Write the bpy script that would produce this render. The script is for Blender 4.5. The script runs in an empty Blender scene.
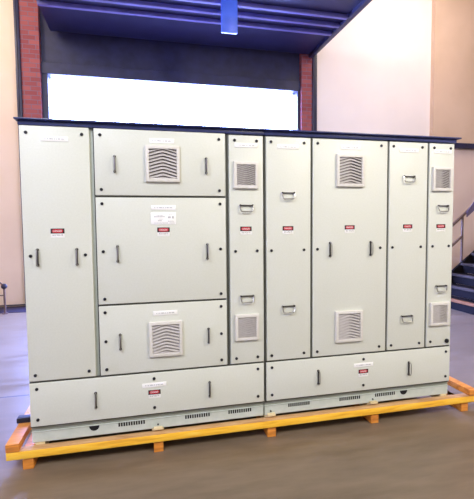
import bpy, bmesh, math, random
from mathutils import Vector, Matrix, Euler
random.seed(7)
C = bpy.context.scene.collection
sc = bpy.context.scene

# ------------------------------------------------------------------ materials
def new_mat(name, col, rough=.5, metal=0., spec=.5, coat=0.):
    m = bpy.data.materials.new(name); m.use_nodes = True
    b = m.node_tree.nodes['Principled BSDF']
    b.inputs['Base Color'].default_value = (*col, 1)
    b.inputs['Roughness'].default_value = rough
    b.inputs['Metallic'].default_value = metal
    b.inputs['Specular IOR Level'].default_value = spec
    b.inputs['Coat Weight'].default_value = coat
    return m

def noise_mat(name, c1, c2, scale=8., rough=.5, stretch=(1, 1, 1), detail=4., bump=0., spec=.5, lo=.35, hi=.65, rvar=0.):
    m = new_mat(name, c1, rough, 0, spec)
    nt = m.node_tree; N = nt.nodes; L = nt.links; b = N['Principled BSDF']
    tc = N.new('ShaderNodeTexCoord'); mp = N.new('ShaderNodeMapping'); mp.inputs['Scale'].default_value = stretch
    L.new(tc.outputs['Object'], mp.inputs['Vector'])
    n = N.new('ShaderNodeTexNoise'); n.inputs['Scale'].default_value = scale; n.inputs['Detail'].default_value = detail
    L.new(mp.outputs[0], n.inputs['Vector'])
    r = N.new('ShaderNodeValToRGB'); r.color_ramp.elements[0].position = lo; r.color_ramp.elements[1].position = hi
    r.color_ramp.elements[0].color = (*c1, 1); r.color_ramp.elements[1].color = (*c2, 1)
    L.new(n.outputs['Fac'], r.inputs[0]); L.new(r.outputs[0], b.inputs['Base Color'])
    if rvar:
        mr = N.new('ShaderNodeMapRange'); mr.inputs['To Min'].default_value = rough - rvar; mr.inputs['To Max'].default_value = rough + rvar
        L.new(n.outputs['Fac'], mr.inputs['Value']); L.new(mr.outputs[0], b.inputs['Roughness'])
    if bump:
        bp = N.new('ShaderNodeBump'); bp.inputs['Strength'].default_value = bump; bp.inputs['Distance'].default_value = .01
        L.new(n.outputs['Fac'], bp.inputs['Height']); L.new(bp.outputs[0], b.inputs['Normal'])
    return m

M = {}
M['door'] = noise_mat('pale_grey_powder_coat', (.63, .65, .575), (.655, .675, .60), 90, .42, bump=.03)
M['carcass'] = noise_mat('grey_green_powder_coat', (.50, .55, .49), (.53, .58, .52), 60, .5)
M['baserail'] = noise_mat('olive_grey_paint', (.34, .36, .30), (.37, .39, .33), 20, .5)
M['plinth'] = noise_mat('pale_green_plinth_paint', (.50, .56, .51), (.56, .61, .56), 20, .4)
M['cover'] = noise_mat('dark_blue_cover_paint', (.026, .034, .12), (.035, .045, .15), 12, .3)
M['black'] = new_mat('black_plastic', (.012, .012, .015), .4)
M['gap'] = new_mat('black_opening', (.004, .004, .006), .9)
M['lock'] = new_mat('dark_lock_metal', (.035, .035, .045), .35, .6)
M['chrome'] = new_mat('satin_chrome', (.42, .41, .40), .28, 1.)
M['darksteel'] = new_mat('dark_handle_steel', (.07, .065, .065), .35, .8)
M['vent'] = noise_mat('light_vent_plastic', (.66, .64, .59), (.69, .67, .62), 40, .5)
M['slat'] = noise_mat('vent_slat_plastic', (.46, .43, .415), (.50, .47, .45), 40, .55)
M['filter'] = noise_mat('vent_filter_mat', (.14, .115, .12), (.20, .17, .175), 200, .95)
M['white'] = new_mat('white_label_plastic', (.90, .90, .88), .35)
M['greyink'] = new_mat('grey_print', (.42, .42, .44), .6)
M['red'] = new_mat('danger_red', (.50, .012, .03), .4)
M['ink'] = new_mat('black_print', (.015, .013, .015), .5)

def wood(name, c1, c2, c3):
    m = new_mat(name, c1, .55); nt = m.node_tree; N = nt.nodes; L = nt.links; b = N['Principled BSDF']
    tc = N.new('ShaderNodeTexCoord'); mp = N.new('ShaderNodeMapping'); mp.inputs['Scale'].default_value = (2.2, 9, 22)
    L.new(tc.outputs['Object'], mp.inputs['Vector'])
    n = N.new('ShaderNodeTexNoise'); n.inputs['Scale'].default_value = 2.; n.inputs['Detail'].default_value = 6; n.inputs['Distortion'].default_value = .6
    L.new(mp.outputs[0], n.inputs['Vector'])
    r = N.new('ShaderNodeValToRGB'); e = r.color_ramp.elements
    e[0].position = .3; e[0].color = (*c1, 1); e[1].position = .72; e[1].color = (*c3, 1)
    k = e.new(.5); k.color = (*c2, 1)
    L.new(n.outputs['Fac'], r.inputs[0]); L.new(r.outputs[0], b.inputs['Base Color'])
    bp = N.new('ShaderNodeBump'); bp.inputs['Strength'].default_value = .25; bp.inputs['Distance'].default_value = .004
    L.new(n.outputs['Fac'], bp.inputs['Height']); L.new(bp.outputs[0], b.inputs['Normal'])
    return m
M['wood'] = wood('yellow_painted_timber', (.78, .38, .03), (.97, .54, .035), (.97, .62, .08))
M['woodtop'] = wood('worn_brown_timber', (.42, .22, .09), (.58, .34, .15), (.66, .42, .20))
M['woodo'] = wood('orange_painted_timber', (.50, .17, .03), (.74, .27, .035), (.78, .36, .07))
M['woodp'] = wood('pale_packing_timber', (.60, .48, .24), (.74, .60, .34), (.78, .66, .42))
M['gasket'] = new_mat('dark_door_seal', (.055, .055, .045), .8)
M['rubber'] = new_mat('black_rubber', (.015, .013, .025), .7)
M['steelblue'] = noise_mat('dark_navy_steel', (.012, .012, .045), (.02, .02, .07), 5, .45)
M['floorshade'] = noise_mat('painted_floor_shade', (.02, .018, .04), (.035, .03, .06), 4, .7, spec=.2)  # shade at the wall base put into a dark colour
M['deck'] = noise_mat('navy_deck_sheet', (.010, .009, .05), (.016, .015, .07), 3, .5)
M['joist'] = noise_mat('violet_grey_joist_paint', (.13, .12, .33), (.17, .15, .40), 3, .45)
M['blueglare'] = noise_mat('blue_glare', (.05, .12, .62), (.07, .16, .72), 3, .4)  # colour of the vertical blue glare
M['cream'] = noise_mat('peach_cream_wall_paint', (.74, .58, .44), (.78, .62, .48), 1.2, .75)
M['tan'] = noise_mat('tan_wall_paint', (.66, .49, .35), (.72, .54, .40), 1.1, .75)
M['pinkwall'] = noise_mat('dusty_pink_wall_paint', (.80, .64, .54), (.84, .68, .58), 1.1, .75)
M['whitewall'] = noise_mat('white_wall_paint', (.86, .80, .78), (.90, .84, .82), 1.0, .7)
M['darkwindow'] = new_mat('dark_window_glass', (.05, .02, .03), .2)
M['stair'] = noise_mat('dark_navy_stair_paint', (.006, .005, .006), (.010, .008, .009), 4, .8, spec=.08)
M['nosing'] = noise_mat('worn_grey_nosing', (.045, .034, .028), (.06, .047, .04), 8, .8, spec=.1)
M['nosingo'] = noise_mat('worn_orange_nosing', (.20, .085, .035), (.26, .12, .055), 8, .8, spec=.1)
M['panel'] = noise_mat('muted_violet_paint', (.13, .10, .17), (.16, .125, .20), 3, .7, spec=.2)
M['rail'] = noise_mat('mauve_brown_rail_paint', (.11, .065, .05), (.15, .09, .07), 6, .4)

def brick():
    m = new_mat('red_brick', (.4, .1, .08), .8); nt = m.node_tree; N = nt.nodes; L = nt.links; b = N['Principled BSDF']
    tc = N.new('ShaderNodeTexCoord'); mp = N.new('ShaderNodeMapping'); mp.inputs['Rotation'].default_value = (math.pi/2, 0, 0)
    L.new(tc.outputs['Object'], mp.inputs['Vector'])
    t = N.new('ShaderNodeTexBrick'); t.inputs['Scale'].default_value = 1
    t.inputs['Color1'].default_value = (.25, .05, .055, 1); t.inputs['Color2'].default_value = (.36, .09, .085, 1)
    t.inputs['Mortar'].default_value = (.20, .11, .15, 1); t.inputs['Brick Width'].default_value = .23
    t.inputs['Row Height'].default_value = .086; t.inputs['Mortar Size'].default_value = .008
    L.new(mp.outputs[0], t.inputs['Vector']); L.new(t.outputs['Color'], b.inputs['Base Color'])
    bp = N.new('ShaderNodeBump'); bp.inputs['Strength'].default_value = .5; bp.inputs['Distance'].default_value = .01; bp.invert = True
    L.new(t.outputs['Fac'], bp.inputs['Height']); L.new(bp.outputs[0], b.inputs['Normal'])
    return m
M['brick'] = brick()

JOINT_Y = 1.25
def floor_mat():
    m = new_mat('polished_concrete', (.3, .25, .2), .3); nt = m.node_tree; N = nt.nodes; L = nt.links; b = N['Principled BSDF']
    tc = N.new('ShaderNodeTexCoord')
    mp = N.new('ShaderNodeMapping'); mp.inputs['Scale'].default_value = (1.2, 5.5, 1)
    mp.inputs['Rotation'].default_value = (0, 0, .12)
    L.new(tc.outputs['Object'], mp.inputs['Vector'])
    n = N.new('ShaderNodeTexNoise'); n.inputs['Scale'].default_value = 1.6; n.inputs['Detail'].default_value = 7; n.inputs['Roughness'].default_value = .62
    L.new(mp.outputs[0], n.inputs['Vector'])
    r = N.new('ShaderNodeValToRGB'); e = r.color_ramp.elements
    e[0].position = .32; e[0].color = (.155, .115, .075, 1); e[1].position = .7; e[1].color = (.235, .18, .125, 1)
    L.new(n.outputs['Fac'], r.inputs[0])
    n2 = N.new('ShaderNodeTexNoise'); n2.inputs['Scale'].default_value = .9; n2.inputs['Detail'].default_value = 3
    L.new(tc.outputs['Object'], n2.inputs['Vector'])
    mx = N.new('ShaderNodeMixRGB'); mx.blend_type = 'MULTIPLY'; mx.inputs['Fac'].default_value = .5
    r2 = N.new('ShaderNodeValToRGB'); r2.color_ramp.elements[0].position = .35; r2.color_ramp.elements[1].position = .65
    r2.color_ramp.elements[0].color = (.68, .68, .7, 1); r2.color_ramp.elements[1].color = (1, 1, 1, 1)
    L.new(n2.outputs['Fac'], r2.inputs[0]); L.new(r.outputs[0], mx.inputs[1]); L.new(r2.outputs[0], mx.inputs[2])
    # sawn expansion joint
    sp = N.new('ShaderNodeSeparateXYZ'); L.new(tc.outputs['Object'], sp.inputs[0])
    a = N.new('ShaderNodeMath'); a.operation = 'SUBTRACT'; a.inputs[1].default_value = JOINT_Y; L.new(sp.outputs['Y'], a.inputs[0])
    ab = N.new('ShaderNodeMath'); ab.operation = 'ABSOLUTE'; L.new(a.outputs[0], ab.inputs[0])
    lt = N.new('ShaderNodeMath'); lt.operation = 'LESS_THAN'; lt.inputs[1].default_value = .012; L.new(ab.outputs[0], lt.inputs[0])
    mj = N.new('ShaderNodeMixRGB'); mj.inputs[2].default_value = (.03, .03, .05, 1)
    lx = N.new('ShaderNodeMath'); lx.operation = 'LESS_THAN'; lx.inputs[1].default_value = 3.; L.new(sp.outputs['X'], lx.inputs[0])
    ml = N.new('ShaderNodeMath'); ml.operation = 'MULTIPLY'; L.new(lt.outputs[0], ml.inputs[0]); L.new(lx.outputs[0], ml.inputs[1])
    L.new(ml.outputs[0], mj.inputs['Fac']); L.new(mx.outputs[0], mj.inputs[1]); L.new(mj.outputs[0], b.inputs['Base Color'])
    mr = N.new('ShaderNodeMapRange'); mr.inputs['From Min'].default_value = .3; mr.inputs['From Max'].default_value = .7
    mr.inputs['To Min'].default_value = .30; mr.inputs['To Max'].default_value = .48
    L.new(n.outputs['Fac'], mr.inputs['Value']); L.new(mr.outputs[0], b.inputs['Roughness'])
    bp = N.new('ShaderNodeBump'); bp.inputs['Strength'].default_value = .12; bp.inputs['Distance'].default_value = .01
    L.new(n.outputs['Fac'], bp.inputs['Height']); L.new(bp.outputs[0], b.inputs['Normal'])
    return m
M['floor'] = floor_mat()

# ------------------------------------------------------------------ mesh helpers
class MB:
    def __init__(s): s.bm = bmesh.new(); s.mats = []
    def mi(s, m):
        if m not in s.mats: s.mats.append(m)
        return s.mats.index(m)
    def merge(s, t, m):
        i = s.mi(m); me = bpy.data.meshes.new('t'); t.to_mesh(me); t.free()
        n = len(s.bm.faces); s.bm.from_mesh(me); bpy.data.meshes.remove(me)
        s.bm.faces.ensure_lookup_table()
        for f in s.bm.faces[n:]: f.material_index = i
    def box(s, x0, x1, y0, y1, z0, z1, m, bev=0., seg=2, mat=None):
        t = bmesh.new(); bmesh.ops.create_cube(t, size=1)
        for v in t.verts:
            v.co = Vector(((x0+x1)/2 + v.co.x*(x1-x0), (y0+y1)/2 + v.co.y*(y1-y0), (z0+z1)/2 + v.co.z*(z1-z0)))
        if bev: bmesh.ops.bevel(t, geom=list(t.edges), offset=bev, segments=seg, affect='EDGES', profile=.5)
        if mat: bmesh.ops.transform(t, matrix=mat, verts=t.verts)
        s.merge(t, m); return s
    def cyl(s, a, b, r, m, seg=14, r2=None, bev=0.):
        a = Vector(a); b = Vector(b); d = b-a
        t = bmesh.new(); bmesh.ops.create_cone(t, cap_ends=True, segments=seg, radius1=r, radius2=r if r2 is None else r2, depth=d.length)
        if bev: bmesh.ops.bevel(t, geom=[e for e in t.edges if e.is_boundary or len([f for f in e.link_faces if len(f.verts) > 4]) == 1], offset=bev, segments=2, affect='EDGES')
        mt = Matrix.Translation((a+b)/2) @ Vector((0, 0, 1)).rotation_difference(d.normalized()).to_matrix().to_4x4()
        bmesh.ops.transform(t, matrix=mt, verts=t.verts); s.merge(t, m); return s
    def ball(s, c, r, m, seg=14):
        t = bmesh.new(); bmesh.ops.create_uvsphere(t, u_segments=seg, v_segments=seg//2+2, radius=r)
        bmesh.ops.translate(t, vec=c, verts=t.verts); s.merge(t, m); return s
    def tube(s, pts, r, m, seg=10):
        pts = [Vector(q) for q in pts]; t = bmesh.new(); rings = []
        for i, q in enumerate(pts):
            d = (pts[min(i+1, len(pts)-1)] - pts[max(i-1, 0)]).normalized()
            up = Vector((0, 1, 0)) if abs(d.y) < .9 else Vector((1, 0, 0))
            u = d.cross(up).normalized(); w = d.cross(u).normalized()
            rings.append([t.verts.new(q + r*(u*math.cos(2*math.pi*k/seg) + w*math.sin(2*math.pi*k/seg))) for k in range(seg)])
        for a, b in zip(rings, rings[1:]):
            for k in range(seg): t.faces.new((a[k], a[(k+1) % seg], b[(k+1) % seg], b[k]))
        t.faces.new(rings[0][::-1]); t.faces.new(rings[-1])
        bmesh.ops.recalc_face_normals(t, faces=t.faces)
        s.merge(t, m); return s
    def poly(s, prof, axis, a, b, m, bev=0.):
        """extrude a 2D outline along an axis ('x': prof=(y,z), 'y': prof=(x,z))"""
        t = bmesh.new()
        P = (lambda q, w: (w, q[0], q[1])) if axis == 'x' else (lambda q, w: (q[0], w, q[1]))
        A = [t.verts.new(P(q, a)) for q in prof]; B = [t.verts.new(P(q, b)) for q in prof]; n = len(prof)
        t.faces.new(A); t.faces.new(B[::-1])
        for i in range(n): t.faces.new((A[i], B[i], B[(i+1) % n], A[(i+1) % n]))
        bmesh.ops.recalc_face_normals(t, faces=t.faces)
        if bev: bmesh.ops.bevel(t, geom=list(t.edges), offset=bev, segments=2, affect='EDGES')
        s.merge(t, m); return s
    def build(s, name, parent=None, loc=(0, 0, 0), smooth=True, **kw):
        me = bpy.data.meshes.new(name); s.bm.to_mesh(me); s.bm.free()
        for m in s.mats: me.materials.append(m)
        o = bpy.data.objects.new(name, me); C.objects.link(o); o.location = loc
        if parent: o.parent = parent
        for k, v in kw.items(): o[k] = v
        if smooth:
            for p in me.polygons: p.use_smooth = True
            try: me.set_sharp_from_angle(angle=math.radians(32))
            except Exception: pass
        return o

def text_into(mb, txt, cx, cz, w, h, y, mat, thick=.0004):
    cu = bpy.data.curves.new('txt', 'FONT'); cu.body = txt; cu.align_x = 'CENTER'; cu.align_y = 'CENTER'; cu.size = 1; cu.extrude = .01
    o = bpy.data.objects.new('txt', cu); C.objects.link(o)
    bpy.context.view_layer.update()
    dg = bpy.context.evaluated_depsgraph_get(); me = bpy.data.meshes.new_from_object(o.evaluated_get(dg))
    xs = [v.co.x for v in me.vertices]; ys = [v.co.y for v in me.vertices]
    ax, bx, ay, by = min(xs), max(xs), min(ys), max(ys)
    t = bmesh.new(); t.from_mesh(me)
    for v in t.verts:
        v.co = Vector((cx + ((v.co.x-ax)/(bx-ax)-.5)*w, y - (v.co.z+.01)/.02*thick, cz + ((v.co.y-ay)/(by-ay)-.5)*h))
    mb.merge(t, mat)
    bpy.data.objects.remove(o); bpy.data.curves.remove(cu); bpy.data.meshes.remove(me)

def empty(name, loc=(0, 0, 0), **kw):
    o = bpy.data.objects.new(name, None); C.objects.link(o); o.location = loc; o.empty_display_size = .1
    for k, v in kw.items(): o[k] = v
    return o

# ------------------------------------------------------------------ switchboard fittings (built once at origin, facing -Y, y=0 is the door face)
def proto(fn, *a):
    mb = MB(); fn(mb, *a)
    me = bpy.data.meshes.new(fn.__name__); mb.bm.to_mesh(me); mb.bm.free()
    for m in mb.mats: me.materials.append(m)
    for p in me.polygons: p.use_smooth = True
    me.set_sharp_from_angle(angle=math.radians(32))
    return me
def f_lock(mb):
    mb.cyl((0, 0, 0), (0, -.004, 0), .0100, M['lock'], 18)
    mb.cyl((0, -.004, 0), (0, -.008, 0), .0080, M['lock'], 18, bev=.0015)
    mb.box(-.005, .005, -.0086, -.0078, -.0015, .0015, M['black'])
def f_bail(mb):        # drop handle: dark hinge bar with a trapezoid chrome loop hanging below it
    mb.box(-.046, .046, -.012, 0, .015, .022, M['darksteel'], .002)
    for s in (-1, 1): mb.cyl((s*.044, 0, .018), (s*.044, -.014, .018), .007, M['darksteel'], 12)
    mb.tube([(-.050, -.008, .020), (-.048, -.014, .006), (-.041, -.018, -.020), (-.034, -.019, -.026), (.034, -.019, -.026), (.041, -.018, -.020), (.048, -.014, .006), (.050, -.008, .020)], .0040, M['chrome'])
def f_pull(mb):        # upright pull: chrome loop on two feet with a dark back bar
    mb.box(-.005, .005, -.010, 0, -.044, .044, M['darksteel'], .002)
    for s in (-1, 1): mb.cyl((0, 0, s*.048), (0, -.008, s*.048), .0085, M['darksteel'], 12)
    mb.tube([(0, -.002, -.052), (0, -.02, -.050), (0, -.031, -.042), (0, -.034, -.03), (0, -.034, .03), (0, -.031, .042), (0, -.02, .050), (0, -.002, .052)], .0032, M['chrome'])
def f_danger(mb):
    mb.box(-.041, .041, -.0015, 0, -.029, .029, M['white'], .0006)
    mb.box(-.041, .041, -.0022, -.0012, -.003, .029, M['ink'], .0004)
    t = bmesh.new(); vs = []
    for k in range(40):
        a = 2*math.pi*k/40; c, s_ = math.cos(a), math.sin(a)
        vs.append(t.verts.new((.033*math.copysign(abs(c)**.6, c), -.0026, .013+.0115*math.copysign(abs(s_)**.6, s_))))
    f = t.faces.new(vs)
    if f.normal.y > 0: f.normal_flip()
    r = bmesh.ops.extrude_face_region(t, geom=[f]); bmesh.ops.translate(t, vec=(0, .0008, 0), verts=[v for v in r['geom'] if isinstance(v, bmesh.types.BMVert)])
    bmesh.ops.recalc_face_normals(t, faces=t.faces); mb.merge(t, M['red'])
    text_into(mb, 'DANGER', 0, .013, .052, .0115, -.0026, M['white'])
    text_into(mb, '415 VOLTS', 0, -.013, .062, .0095, -.0015, M['ink'])
def f_name(mb):
    mb.box(-.081, .081, -.003, 0, -.0155, .0155, M['white'], .001)
    rnd = random.Random(3); x = -.06
    while x < .058:     # engraving too faint to read: short pale strokes
        w = rnd.uniform(.003, .007); mb.box(x, x+w, -.0033, -.0028, -.004, .004, M['greyink']); x += w + rnd.choice((.0018, .0018, .006))
def f_info(mb):
    mb.box(-.083, .083, -.002, 0, -.040, .040, M['white'], .0008)
    rnd = random.Random(5)
    for z, x0, x1, h in ((.022, -.045, .0, .004), (.012, -.06, .008, .006), (-.004, -.03, .0, .003), (-.014, -.035, -.01, .006), (-.03, -.06, .03, .004), (.024, .035, .06, .003), (.008, .03, .05, .012), (.008, .058, .07, .016), (-.018, .03, .07, .004), (-.03, .04, .075, .004)):
        x = x0
        while x < x1:
            w = rnd.uniform(.004, .009); mb.box(x, min(x+w, x1), -.0024, -.0018, z-h/2, z+h/2, M['greyink']); x += w+.002
def f_vent(mb, W, H):
    w, h = W/2, H/2; fr = .021
    # bevelled frame of four sides
    t = bmesh.new()
    rings = [[t.verts.new((sx*(w-d), y, sz*(h-d))) for sx, sz in ((-1, -1), (1, -1), (1, 1), (-1, 1))]
             for d, y in ((0, 0), (0, -.016), (.0015, -.019), (.004, -.020), (fr-.002, -.020), (fr, -.018), (fr, -.001))]
    for a, b in zip(rings, rings[1:]):
        for i in range(4): t.faces.new((a[i], a[(i+1) % 4], b[(i+1) % 4], b[i]))
    bmesh.ops.recalc_face_normals(t, faces=t.faces)
    if t.faces[0].normal.z > 0: bmesh.ops.reverse_faces(t, faces=t.faces)
    mb.merge(t, M['vent'])
    mb.box(-w+fr, w-fr, -.004, -.001, -h+fr, h-fr, M['filter'])
    iw, ih = w-fr, h-fr; n = 9 if W > .2 else 11; pit = 2*ih/n; pk = .026 if W > .2 else .018
    for k in range(-1, n+1):
        z = -ih + pit*(k+.25)
        t = bmesh.new(); top = []
        xs = [-iw, -iw*.55, -iw*.18, 0, iw*.18, iw*.55, iw]
        for x in xs:
            dz = pk*(1-abs(x)/iw) - pk*.35 - (.002 if x == 0 else 0)
            zf = min(max(z+dz, -ih), ih); zb = min(max(z+dz+pit*.62, -ih), ih)
            top.append([t.verts.new((x, -.0175, zf)), t.verts.new((x, -.0175, min(zf+.004, ih))), t.verts.new((x, -.004, min(zb+.004, ih))), t.verts.new((x, -.004, zb))])
        if all(abs(r[3].co.z-r[0].co.z) < 1e-6 for r in top): t.free(); continue
        for a, b in zip(top, top[1:]):
            for i in range(4): t.faces.new((a[i], b[i], b[(i+1) % 4], a[(i+1) % 4]))
        t.faces.new(top[0][::-1]); t.faces.new(top[-1]); bmesh.ops.recalc_face_normals(t, faces=t.faces)
        mb.merge(t, M['slat'])
P = dict(lock=proto(f_lock), drop=proto(f_bail), pull=proto(f_pull), danger=proto(f_danger), name=proto(f_name), info=proto(f_info),
         vbig=proto(f_vent, .222, .236), vsmall=proto(f_vent, .174, .185))
def fit(kind, parent, x, z, name, y=0., scale=None, **kw):
    o = bpy.data.objects.new(name, P[kind]); C.objects.link(o); o.parent = parent
    px, pz = parent['_ox'], parent['_oz']; o.location = (x-px, y, z-pz)
    if scale: o.scale = scale
    for k, v in kw.items(): o[k] = v
    return o

TH = .022     # door thickness, door faces lie in the plane y = 0
def door(parent, x0, x1, z0, z1, locks=(), pulls=(), drops=(), vents=(), names=(), danger=(), info=(), key=None):
    cx = (x0+x1)/2
    o = MB().box(x0-cx, x1-cx, 0, TH, 0, z1-z0, M['door'], .0035, 3).build('door', parent)
    o.location = (cx-parent.location.x, 0-parent.location.y, z0-parent.location.z)
    o['_ox'] = cx; o['_oz'] = z0
    for q in locks: fit('lock', o, *q, 'lock')
    for q in pulls: fit('pull', o, *q, 'handle', label='upright chrome pull handle')
    for q in drops: fit('drop', o, *q, 'handle', label='chrome drop handle on a dark hinge bar')
    for (x, z, k) in vents: fit(k, o, x, z, 'vent_grille')
    for (x, z) in names: fit('name', o, x, z, 'nameplate', label='small white nameplate')
    for (x, z) in danger: fit('danger', o, x, z, 'danger_sign', label='red, black and white danger sign')
    for (x, z) in info: fit('info', o, x, z, 'rating_plate', label='white printed rating plate')
    if key:
        mb = MB(); mb.cyl((0, 0, 0), (0, -.012, 0), .017, M['black'], 20, bev=.002); mb.box(-.006, .006, -.016, -.011, -.011, .011, M['lock'], .001)
        k = mb.build('rotary_lock', o); k.location = (key[0]-cx, 0, key[1]-z0); k['label'] = 'larger black rotary lock'
    del o['_ox']; del o['_oz']
    return o

ZB, ZT, DEP, ZP = -.042, 1.905, .60, -.1165
def cabinet(x0, x1, label, seams, slots, hole, feet):
    r = empty('switchboard_cabinet', (x0, .02, ZP), label=label, category='electrical switchboard', group='electrical switchboard sections on the pallet')
    ox, oy, oz = x0, .02, ZP
    def part(mb, name, **kw):
        o = mb.build(name, r, **kw); o.location = (-ox, -oy, -oz); return o
    mb = MB(); mb.box(x0, x1, TH, DEP, -.008, ZT, M['carcass'], .003)
    part(mb, 'carcass')
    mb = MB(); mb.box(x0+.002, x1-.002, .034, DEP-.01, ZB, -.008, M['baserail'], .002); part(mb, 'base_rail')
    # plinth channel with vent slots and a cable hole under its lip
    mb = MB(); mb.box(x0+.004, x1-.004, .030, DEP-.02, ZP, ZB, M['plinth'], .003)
    mb.box(x0+.003, x1-.003, .024, .032, ZB-.004, ZB, M['plinth'], .001)
    for a, b in slots:
        n = 11; w = (b-a)/n
        for k in range(n):
            mb.box(a+w*(k+.15), a+w*(k+.80), .0292, .034, -.074, -.048, M['gap'])
    t = bmesh.new(); vs = [t.verts.new((hole+.033*math.cos(-math.pi*k/16), .0292, -.048+.034*math.sin(-math.pi*k/16))) for k in range(17)]
    t.faces.new(vs); mb.merge(t, M['gap'])
    part(mb, 'plinth', smooth=False)
    mb = MB(); mb.box(x0+.004, x1-.004, .018, .034, -.010, -.001, M['gasket'])
    for (a, b, c, d) in seams: mb.box(a, b, .010, TH+.002, c, d, M['gasket'])
    part(mb, 'door_seal', label='black rubber seal in the door gaps')
    for fx in feet:
        mb = MB(); mb.box(fx-.03, fx+.03, .0, .030, ZP-.0, ZP+.014, M['woodp'], .002)
        mb.cyl((fx, .030, ZP+.028), (fx, .024, ZP+.028), .006, M['lock'], 10)
        part(mb, 'mounting_foot', label='pale mounting foot with a bolt')
    xl = x0-.016 if x0 < .5 else x0; xr = x1+.026 if x1 > 2 else x1
    mb = MB(); mb.box(x0, x1, -.004, DEP, 1.9055, 1.934, M['cover'], .003); part(mb, 'top_rail', label='dark blue top rail')
    mb = MB(); mb.box(xl, xr, -.026, DEP+.03, 1.934, 1.944, M['cover'], .002); part(mb, 'top_cover', label='dark blue overhanging top cover')
    return r

K1 = dict(vbig='vbig')
cab = cabinet(-.004, 1.5645, 'left grey switchboard section, with three doors stacked between tall left door and narrow vented door', ((.437, 1.287, .7575, .7695), (.437, 1.287, 1.4665, 1.4785), (.429, .4355, .298, 1.9), (1.299, 1.306, .298, 1.9), (.003, 1.555, .2845, .2935)), ((.535, .715), (.985, 1.165), (1.295, 1.47)), .383, (.80,))
L3 = lambda xs, zs: [(x, z) for z in zs for x in xs]
door(cab, .002, .408, .298, 1.903, L3((.041, .365), (1.860, 1.098, .337)), [(.082, 1.089), (.314, 1.087)], names=[(.203, 1.826)], danger=[(.203, 1.240)])
door(cab, .436, 1.288, 1.479, 1.903, L3((.474, 1.245), (1.862, 1.516)), [(.560, 1.680), (1.155, 1.682)], vents=[(.866, 1.687, 'vbig')], names=[(.862, 1.838)])
door(cab, .436, 1.288, .770, 1.466, L3((.475, 1.248), (1.425, 1.116, .805)), [(.564, 1.100), (1.156, 1.101)], names=[(.864, 1.401)], danger=[(.862, 1.240)], info=[(.863, 1.328)])
door(cab, .436, 1.288, .298, .757, L3((.475, 1.247), (.716, .523, .336)), [(.566, .515), (1.157, .515)], vents=[(.864, .517, 'vbig')], names=[(.864, .692)])
door(cab, 1.314, 1.557, .298, 1.896, L3((1.354, 1.511), (1.861, 1.097, .336)), drops=[(1.434, 1.398), (1.434, .762)], vents=[(1.431, 1.624, 'vsmall'), (1.431, .558, 'vsmall')], names=[(1.436, 1.829)], danger=[(1.430, 1.240)])
door(cab, .002, 1.556, .002, .284, L3((.046, .779, 1.511), (.247, .046)), [(.401, .138), (1.159, .135)], names=[(.780, .203)], danger=[(.780, .140)])

cab2 = cabinet(1.5655, 3.140, 'right grey switchboard section, with four tall doors over one long low door', ((1.5672, 1.574, .0, 1.9), (1.9195, 1.929, .298, 1.9), (2.541, 2.550, .298, 1.9), (2.889, 2.898, .298, 1.9), (1.578, 3.122, .2845, .2935)), ((1.75, 1.925), (2.165, 2.345), (2.47, 2.65)), 2.725, (1.615, 2.45))
door(cab2, 1.580, 1.915, .298, 1.896, L3((1.616, 1.864), (1.860, 1.096, .336)), drops=[(1.742, 1.487), (1.743, .672)], names=[(1.743, 1.829)], danger=[(1.741, 1.240)])
door(cab2, 1.933, 2.536, .298, 1.896, L3((1.969, 2.482), (1.862, 1.098, .336)), [(2.068, 1.094), (2.400, 1.094)], vents=[(2.225, 1.671, 'vbig'), (2.223, .513, 'vbig')], names=[(2.230, 1.840)], danger=[(2.226, 1.242)])
door(cab2, 2.554, 2.884, .298, 1.896, L3((2.586, 2.835), (1.862, 1.098, .336)), drops=[(2.719, 1.620), (2.718, .541)], names=[(2.719, 1.834)], danger=[(2.716, 1.244)])
door(cab2, 2.902, 3.124, .298, 1.896, L3((2.941, 3.089), (1.862, 1.099))+[(2.938, .338)], drops=[(3.026, 1.397), (3.024, .765)], vents=[(3.011, 1.622, 'vsmall'), (3.012, .560, 'vsmall')], names=[(3.018, 1.834)], danger=[(3.013, 1.243)], key=(3.087, .336))
door(cab2, 1.576, 3.124, .002, .284, L3((1.617, 2.351, 3.085), (.247, .044)), [(1.978, .142), (2.745, .140)], names=[(2.351, .203)], danger=[(2.350, .140)])

# ------------------------------------------------------------------ pallet
ZF = -.264
pal = empty('timber_pallet', (1.6, .3, ZF), label='long yellow and orange timber pallet under the grey switchboard', category='pallet')
def ppart(mb, name, **kw):
    o = mb.build(name, pal, **kw); o.location = (-1.6, -.3, -ZF); return o
for (y0, y1, z0) in ((-.030, .028, -.184), (.54, .60, ZF)):  # rear beam unseen, made full height to block light under the cabinets
    ppart(MB().box(-.141, 3.405 if y0 < .1 else 3.15, y0, y1, z0, -.1345, M['wood'], .003), 'long_beam')
ppart(MB().box(-.138, 3.402, -.028, .028, -.1343, -.130, M['woodtop'], .001), 'top_board', label='unseen brown strip blocking light above the rear beam')
ppart(MB().box(-.138, 3.148, .542, .598, -.1343, ZP, M['woodtop'], .001), 'top_board', label='unseen brown strip blocking light above the rear beam')  # unseen rear strip added to close the light gap under the plinth
for bx in (-.019, .80, 1.61, 2.447, 3.268):
    ppart(MB().box(bx-.032, bx+.032, -.012, .538, ZF, -.184, M['woodo'], .003).box(bx-.030, bx+.030, .030, .538, -.186, -.1345 if bx in (-.019,) else -.184, M['woodo']), 'bearer', label='orange timber bearer')  # left bearer filled up to the beam top to block light
ppart(MB().box(-.141, -.062, -.034, .60, -.130, -.079, M['woodo'], .003), 'end_rail', label='orange timber end rail')
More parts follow.
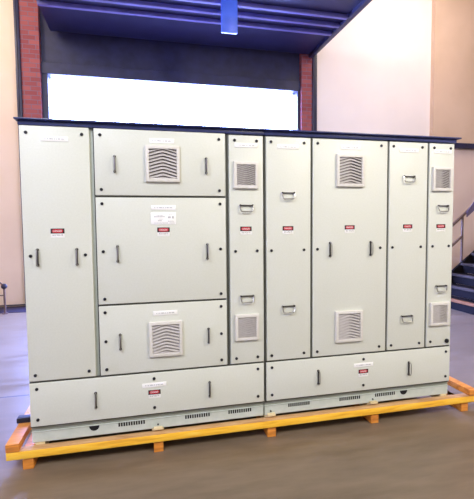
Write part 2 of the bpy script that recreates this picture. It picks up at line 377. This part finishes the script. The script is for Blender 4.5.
ppart(MB().box(3.292, 3.362, -.034, .60, -.130, -.079, M['woodo'], .003), 'end_rail', label='orange timber end rail')
for bx in (.80, 1.61, 2.447): 
    ppart(MB().box(bx-.04, bx+.04, .034, .49, -.184, ZP, M['woodp'], .001), 'packer', label='pale thin timber packer')
for bx in (.045, 3.10):
    ppart(MB().box(bx-.03, bx+.03, .034, .49, -.184, ZP, M['woodp'], .001), 'packer', label='pale thin timber packer')

mb = MB(); mb.box(-.045, .045, -.03, .03, 0, .036, M['rubber'], .006)
mb.build('packing_block', loc=(-.108, .285, -.079), label='small black packing block lying on the left orange end rail of the pallet', category='block')

# ------------------------------------------------------------------ room
YW = 6.0
def struct(mb, name, **kw): return mb.build(name, kind='structure', smooth=False, **kw)
struct(MB().box(-6, 12, -7, 16, ZF-.2, ZF, M['floor']), 'floor')
XL, XR = -.97, 4.18; OT = 4.35
mb = MB(); mb.box(-6, -1.42, YW, YW+.3, ZF, 7, M['cream']); struct(mb, 'wall_left')
mb = MB(); mb.box(-1.08, 4.24, YW+.02, YW+.28, OT+.1, 7, M['steelblue']); struct(mb, 'wall_back')
mb = MB(); mb.box(4.6, 7.60, YW, YW+.3, ZF, 7, M['whitewall']); struct(mb, 'wall_rear')
mb = MB(); mb.box(7.60, 12, YW-.12, YW+.3, 3.12, 7, M['tan']); mb.box(7.60, 12, YW-.12, YW+.3, ZF, 3.12, M['pinkwall']); struct(mb, 'wall_right')
struct(MB().box(7.58, 12, YW-.24, YW-.12, 3.08, 3.20, M['steelblue'], .005), 'trim_1')
struct(MB().box(-6, -1.51, YW-.03, YW, ZF, ZF+.02, M['steelblue'], .004), 'baseboard_left')
struct(MB().box(-6, -.9, 5.25, YW-.15, ZF, ZF+.008, M['floorshade'], .003), 'wall_base_shade')  # dark strip standing in for shade on the floor by the wall
struct(MB().box(-6, 12, -2.0, YW+.3, 7, 7.2, M['tan']), 'ceiling')
struct(MB().box(-6.2, -6, -7, YW+.3, ZF, 7, M['cream']), 'wall_far_left')
struct(MB().box(12, 12.2, -7, YW+.3, ZF, 7, M['tan']), 'wall_far_right')
# door frame of the wide daylight opening
mb = MB(); mb.box(-1.08, XL, YW-.02, YW+.28, ZF, OT, M['steelblue'], .004); mb.box(XR, 4.24, YW-.02, YW+.28, ZF, OT, M['steelblue'], .004)
mb.box(-1.08, 4.24, YW-.04, YW+.28, OT-.12, OT+.10, M['steelblue'], .004)
struct(mb, 'door_1')
# far-left dark window high in the cream wall
mb = MB(); mb.box(-3.1, -2.03, YW-.03, YW, 3.95, 5.35, M['darkwindow'], .004)
for x in (-3.1, -2.56, -2.06): mb.box(x, x+.04, YW-.05, YW-.02, 3.95, 5.35, M['steelblue'], .003)
for z in (3.95, 5.31): mb.box(-3.1, -2.02, YW-.05, YW-.02, z, z+.04, M['steelblue'], .003)
struct(mb, 'window_1')

# columns beside the opening
def steel_col(x0, x1, label, z1):
    mb = MB(); y0, y1 = YW-.13, YW; cx = (x0+x1)/2
    mb.box(x0, x1, y0, y0+.015, ZF, z1, M['steelblue'], .002); mb.box(x0, x1, y1-.015, y1, ZF, z1, M['steelblue'], .002)
    mb.box(cx-.008, cx+.008, y0, y1, ZF, z1, M['steelblue'], .002)
    mb.box(x0, x1, y0-.03, y1, ZF, ZF+.02, M['steelblue'], .002)
    return mb.build('steel_column', label=label, category='column')
steel_col(-1.505, -1.42, 'dark navy steel column on the left of the brick pier, at the edge of the cream wall', 7)
steel_col(4.50, 4.60, 'slim dark navy steel column between brick pier and white wall', 7)
def pier(x0, x1, label, z1=7):
    MB().box(x0, x1, YW-.10, YW+.28, ZF, z1, M['brick'], .004).build('brick_pier', label=label, category='pier', smooth=False)
pier(-1.418, -1.085, 'wide red brick pier at the left side of the bright opening')
pier(4.245, 4.498, 'narrow red brick pier at the right side of the bright opening')

# mezzanine deck over the opening, joists under it
mz = empty('mezzanine_deck', (1.7, 4, 5.0), label='dark navy overhead deck with pale joists, above the bright opening', category='overhead deck')
def mpart(mb, name, **kw):
    o = mb.build(name, mz, **kw); o.location = (-1.7, -4, -5); return o
mpart(MB().box(-.88, 4.46, 1.6, YW-.12, 5.0, 5.16, M['deck'], .01), 'deck')
mpart(MB().box(4.40, 4.50, 1.6, YW-.12, 4.93, 5.20, M['steelblue'], .006), 'edge_beam')
for k, y in enumerate((2.3, 2.9, 3.4, 4.1, 4.42, 4.75)):
    mpart(MB().box(-.86, 4.4, y, y+.07, 4.93, 5.0, M['joist'], .008), 'joist', label='violet grey joist')
mb = MB(); mb.box(2.02, 2.28, 3.70, 3.77, 4.30, 4.927, M['blueglare'], .01)  # vertical streak of blue glare built as a solid bar
mb.build('glare_streak', label='bright blue glare streak, built as a bar under the dark overhead deck', category='post')

# ------------------------------------------------------------------ staircase on the right, climbing to the right
st = empty('staircase', (6.1, 3.2, ZF), label='dark navy staircase with worn step edges and a handrail, right of the switchboard', category='stairs')
def spart(mb, name, **kw):
    o = mb.build(name, st, **kw); o.location = (-6.1, -3.2, -ZF); return o
RISE, RUN, SX, Y0, Y1 = .19, .235, 6.10, 1.7, 4.05
NS = 13
for k in range(NS):
    x = SX + RUN*k; z = ZF + RISE*(k+1)
    o = spart(MB().box(x, x+RUN+.03, Y0, Y1-.05, z-.05, z-.004, M['stair'], .004).box(x+.02, x+.04, Y0, Y1-.05, z-RISE, z-.05, M['stair']), 'step')
    nz = MB().box(x-.02, x+.045, Y0-.005, Y1-.045, z-.05, z, M['nosingo' if k == 0 else 'nosing'], .006).build('nosing', o)
    if k == 0: nz['label'] = 'worn orange step edge'
sl = (NS*RISE)/(NS*RUN)
for yy in (Y0-.05, Y1-.05):
    spart(MB().poly([(SX-.05, ZF), (SX+.12, ZF), (SX+RUN*NS, ZF+RISE*NS-.28), (SX+RUN*NS, ZF+RISE*NS+.03), (SX-.05, ZF+RISE+.0)], 'y', yy, yy+.05, M['stair'], .002), 'stringer')
def nose(x): return ZF + RISE + (x-SX)*sl
for yy, tag_ in ((Y1+.03, 0),):
    xe = SX+RUN*NS-.05
    spart(MB().tube([(SX+.05, yy, nose(SX+.05)+.86), (xe, yy, nose(xe)+.86)], .028, M['rail']), 'handrail')
    spart(MB().tube([(SX+.05, yy, nose(SX+.05)+.46), (SX+.78, yy, nose(SX+.78)+.46)], .024, M['rail']), 'mid_rail')
    spart(MB().poly([(SX+.84, nose(SX+.84)+.78), (xe, nose(xe)+.74), (xe, nose(xe)+.95), (SX+1.0, nose(SX+1.0)+.95), (SX+.84, nose(SX+.84)+.88)], 'y', yy-.045, yy-.03, M['panel']), 'balustrade_panel', label='violet sloping balustrade panel')
    for px in (SX+.05, SX+.78, SX+1.6, SX+2.4, xe):
        spart(MB().cyl((px, yy, nose(px)-.25), (px, yy, nose(px)+.86), .022, M['rail'], 12), 'rail_post')

# low guard stand by the cream wall on the far left
g = empty('guard_rail', (-1.665, 5.2, ZF), label='low thin guard rail with a dark round knob, by the cream wall at far left', category='guard rail')
def gpart(mb, name, **kw):
    o = mb.build(name, g, **kw); return o
gpart(MB().cyl((0, 0, 0), (0, 0, .46), .018, M['rail'], 10).cyl((0, 0, 0), (0, 0, .015), .05, M['rail'], 14), 'post')
gpart(MB().ball((0, 0, .49), .050, M['rubber']), 'knob')
gpart(MB().cyl((-.9, 0, 0), (-.9, 0, .50), .018, M['rail'], 10).cyl((-.9, 0, 0), (-.9, 0, .015), .05, M['rail'], 14), 'post')
gpart(MB().tube([(-.9, 0, .50), (-.08, 0, .57), (0, 0, .50)], .016, M['rail']), 'rail')
gpart(MB().tube([(-.9, 0, .33), (0, 0, .33)], .012, M['rail']), 'rail')

# ------------------------------------------------------------------ light
w = bpy.data.worlds.new('daylight'); sc.world = w; w.use_nodes = True
nt = w.node_tree; N = nt.nodes; L = nt.links; bg = N['Background']
tc = N.new('ShaderNodeTexCoord'); sp = N.new('ShaderNodeSeparateXYZ'); L.new(tc.outputs['Generated'], sp.inputs[0])
mr = N.new('ShaderNodeMapRange'); mr.inputs['From Min'].default_value = .0; mr.inputs['From Max'].default_value = .5
mr.interpolation_type = 'SMOOTHSTEP'; L.new(sp.outputs['Y'], mr.inputs['Value'])
mx = N.new('ShaderNodeMixRGB'); L.new(mr.outputs[0], mx.inputs['Fac'])
mx.inputs[1].default_value = (.34, .33, .34, 1); mx.inputs[2].default_value = (18, 24, 63, 1)
L.new(mx.outputs[0], bg.inputs['Color']); bg.inputs['Strength'].default_value = 1.

def area(name, loc, tgt, size, power, col):
    l = bpy.data.lights.new(name, 'AREA'); l.energy = power; l.color = col; l.size = size
    o = bpy.data.objects.new(name, l); C.objects.link(o); o.location = loc
    o.rotation_euler = (Vector(tgt)-o.location).to_track_quat('-Z', 'Y').to_euler()
area('cool_fill', (-1.9, -4.4, 5.4), (.6, 0, 1.7), 1.8, 325, (.84, .87, .97))  # unseen cool fill added to light the doors from upper left
area('warm_fill', (5.0, -4.4, 4.8), (2.2, 0, 1.0), 1.8, 330, (1., .90, .72))  # unseen warm fill added for the right-hand doors
area('wall_fill_right', (6.6, 3.6, 6.6), (6.8, 6, 3.5), 1.5, 95, (1., .84, .74))  # added fill brightening the white and tan walls, no fixture
area('wall_fill_left', (-3.2, 3.5, 6.0), (-2.4, 6, 3), 1.5, 130, (1., .86, .70))  # added fill brightening the cream wall from out of view

# ------------------------------------------------------------------ camera
yaw, pitch, roll, F = .2302, .0607, -.0092, 410.
f = Vector((math.sin(yaw)*math.cos(pitch), math.cos(yaw)*math.cos(pitch), -math.sin(pitch)))
r = Vector((math.cos(yaw), -math.sin(yaw), 0)); u = r.cross(f)
r2 = r*math.cos(roll)+u*math.sin(roll); u2 = -r*math.sin(roll)+u*math.cos(roll)
cd = bpy.data.cameras.new('camera'); co = bpy.data.objects.new('camera', cd); C.objects.link(co)
mt = Matrix((r2, u2, -f)).transposed().to_4x4(); mt.translation = Vector((.7124, -2.7841, 1.2834)); co.matrix_world = mt
cd.sensor_fit = 'VERTICAL'; cd.sensor_height = 36.; cd.sensor_width = 36.; cd.lens = F*1.0015/499*36; cd.clip_end = 200
sc.camera = co
vs = sc.view_settings
vs.view_transform = 'Standard'; vs.look = 'None'; vs.gamma = 1; vs.use_curve_mapping = False; vs.exposure = 0.
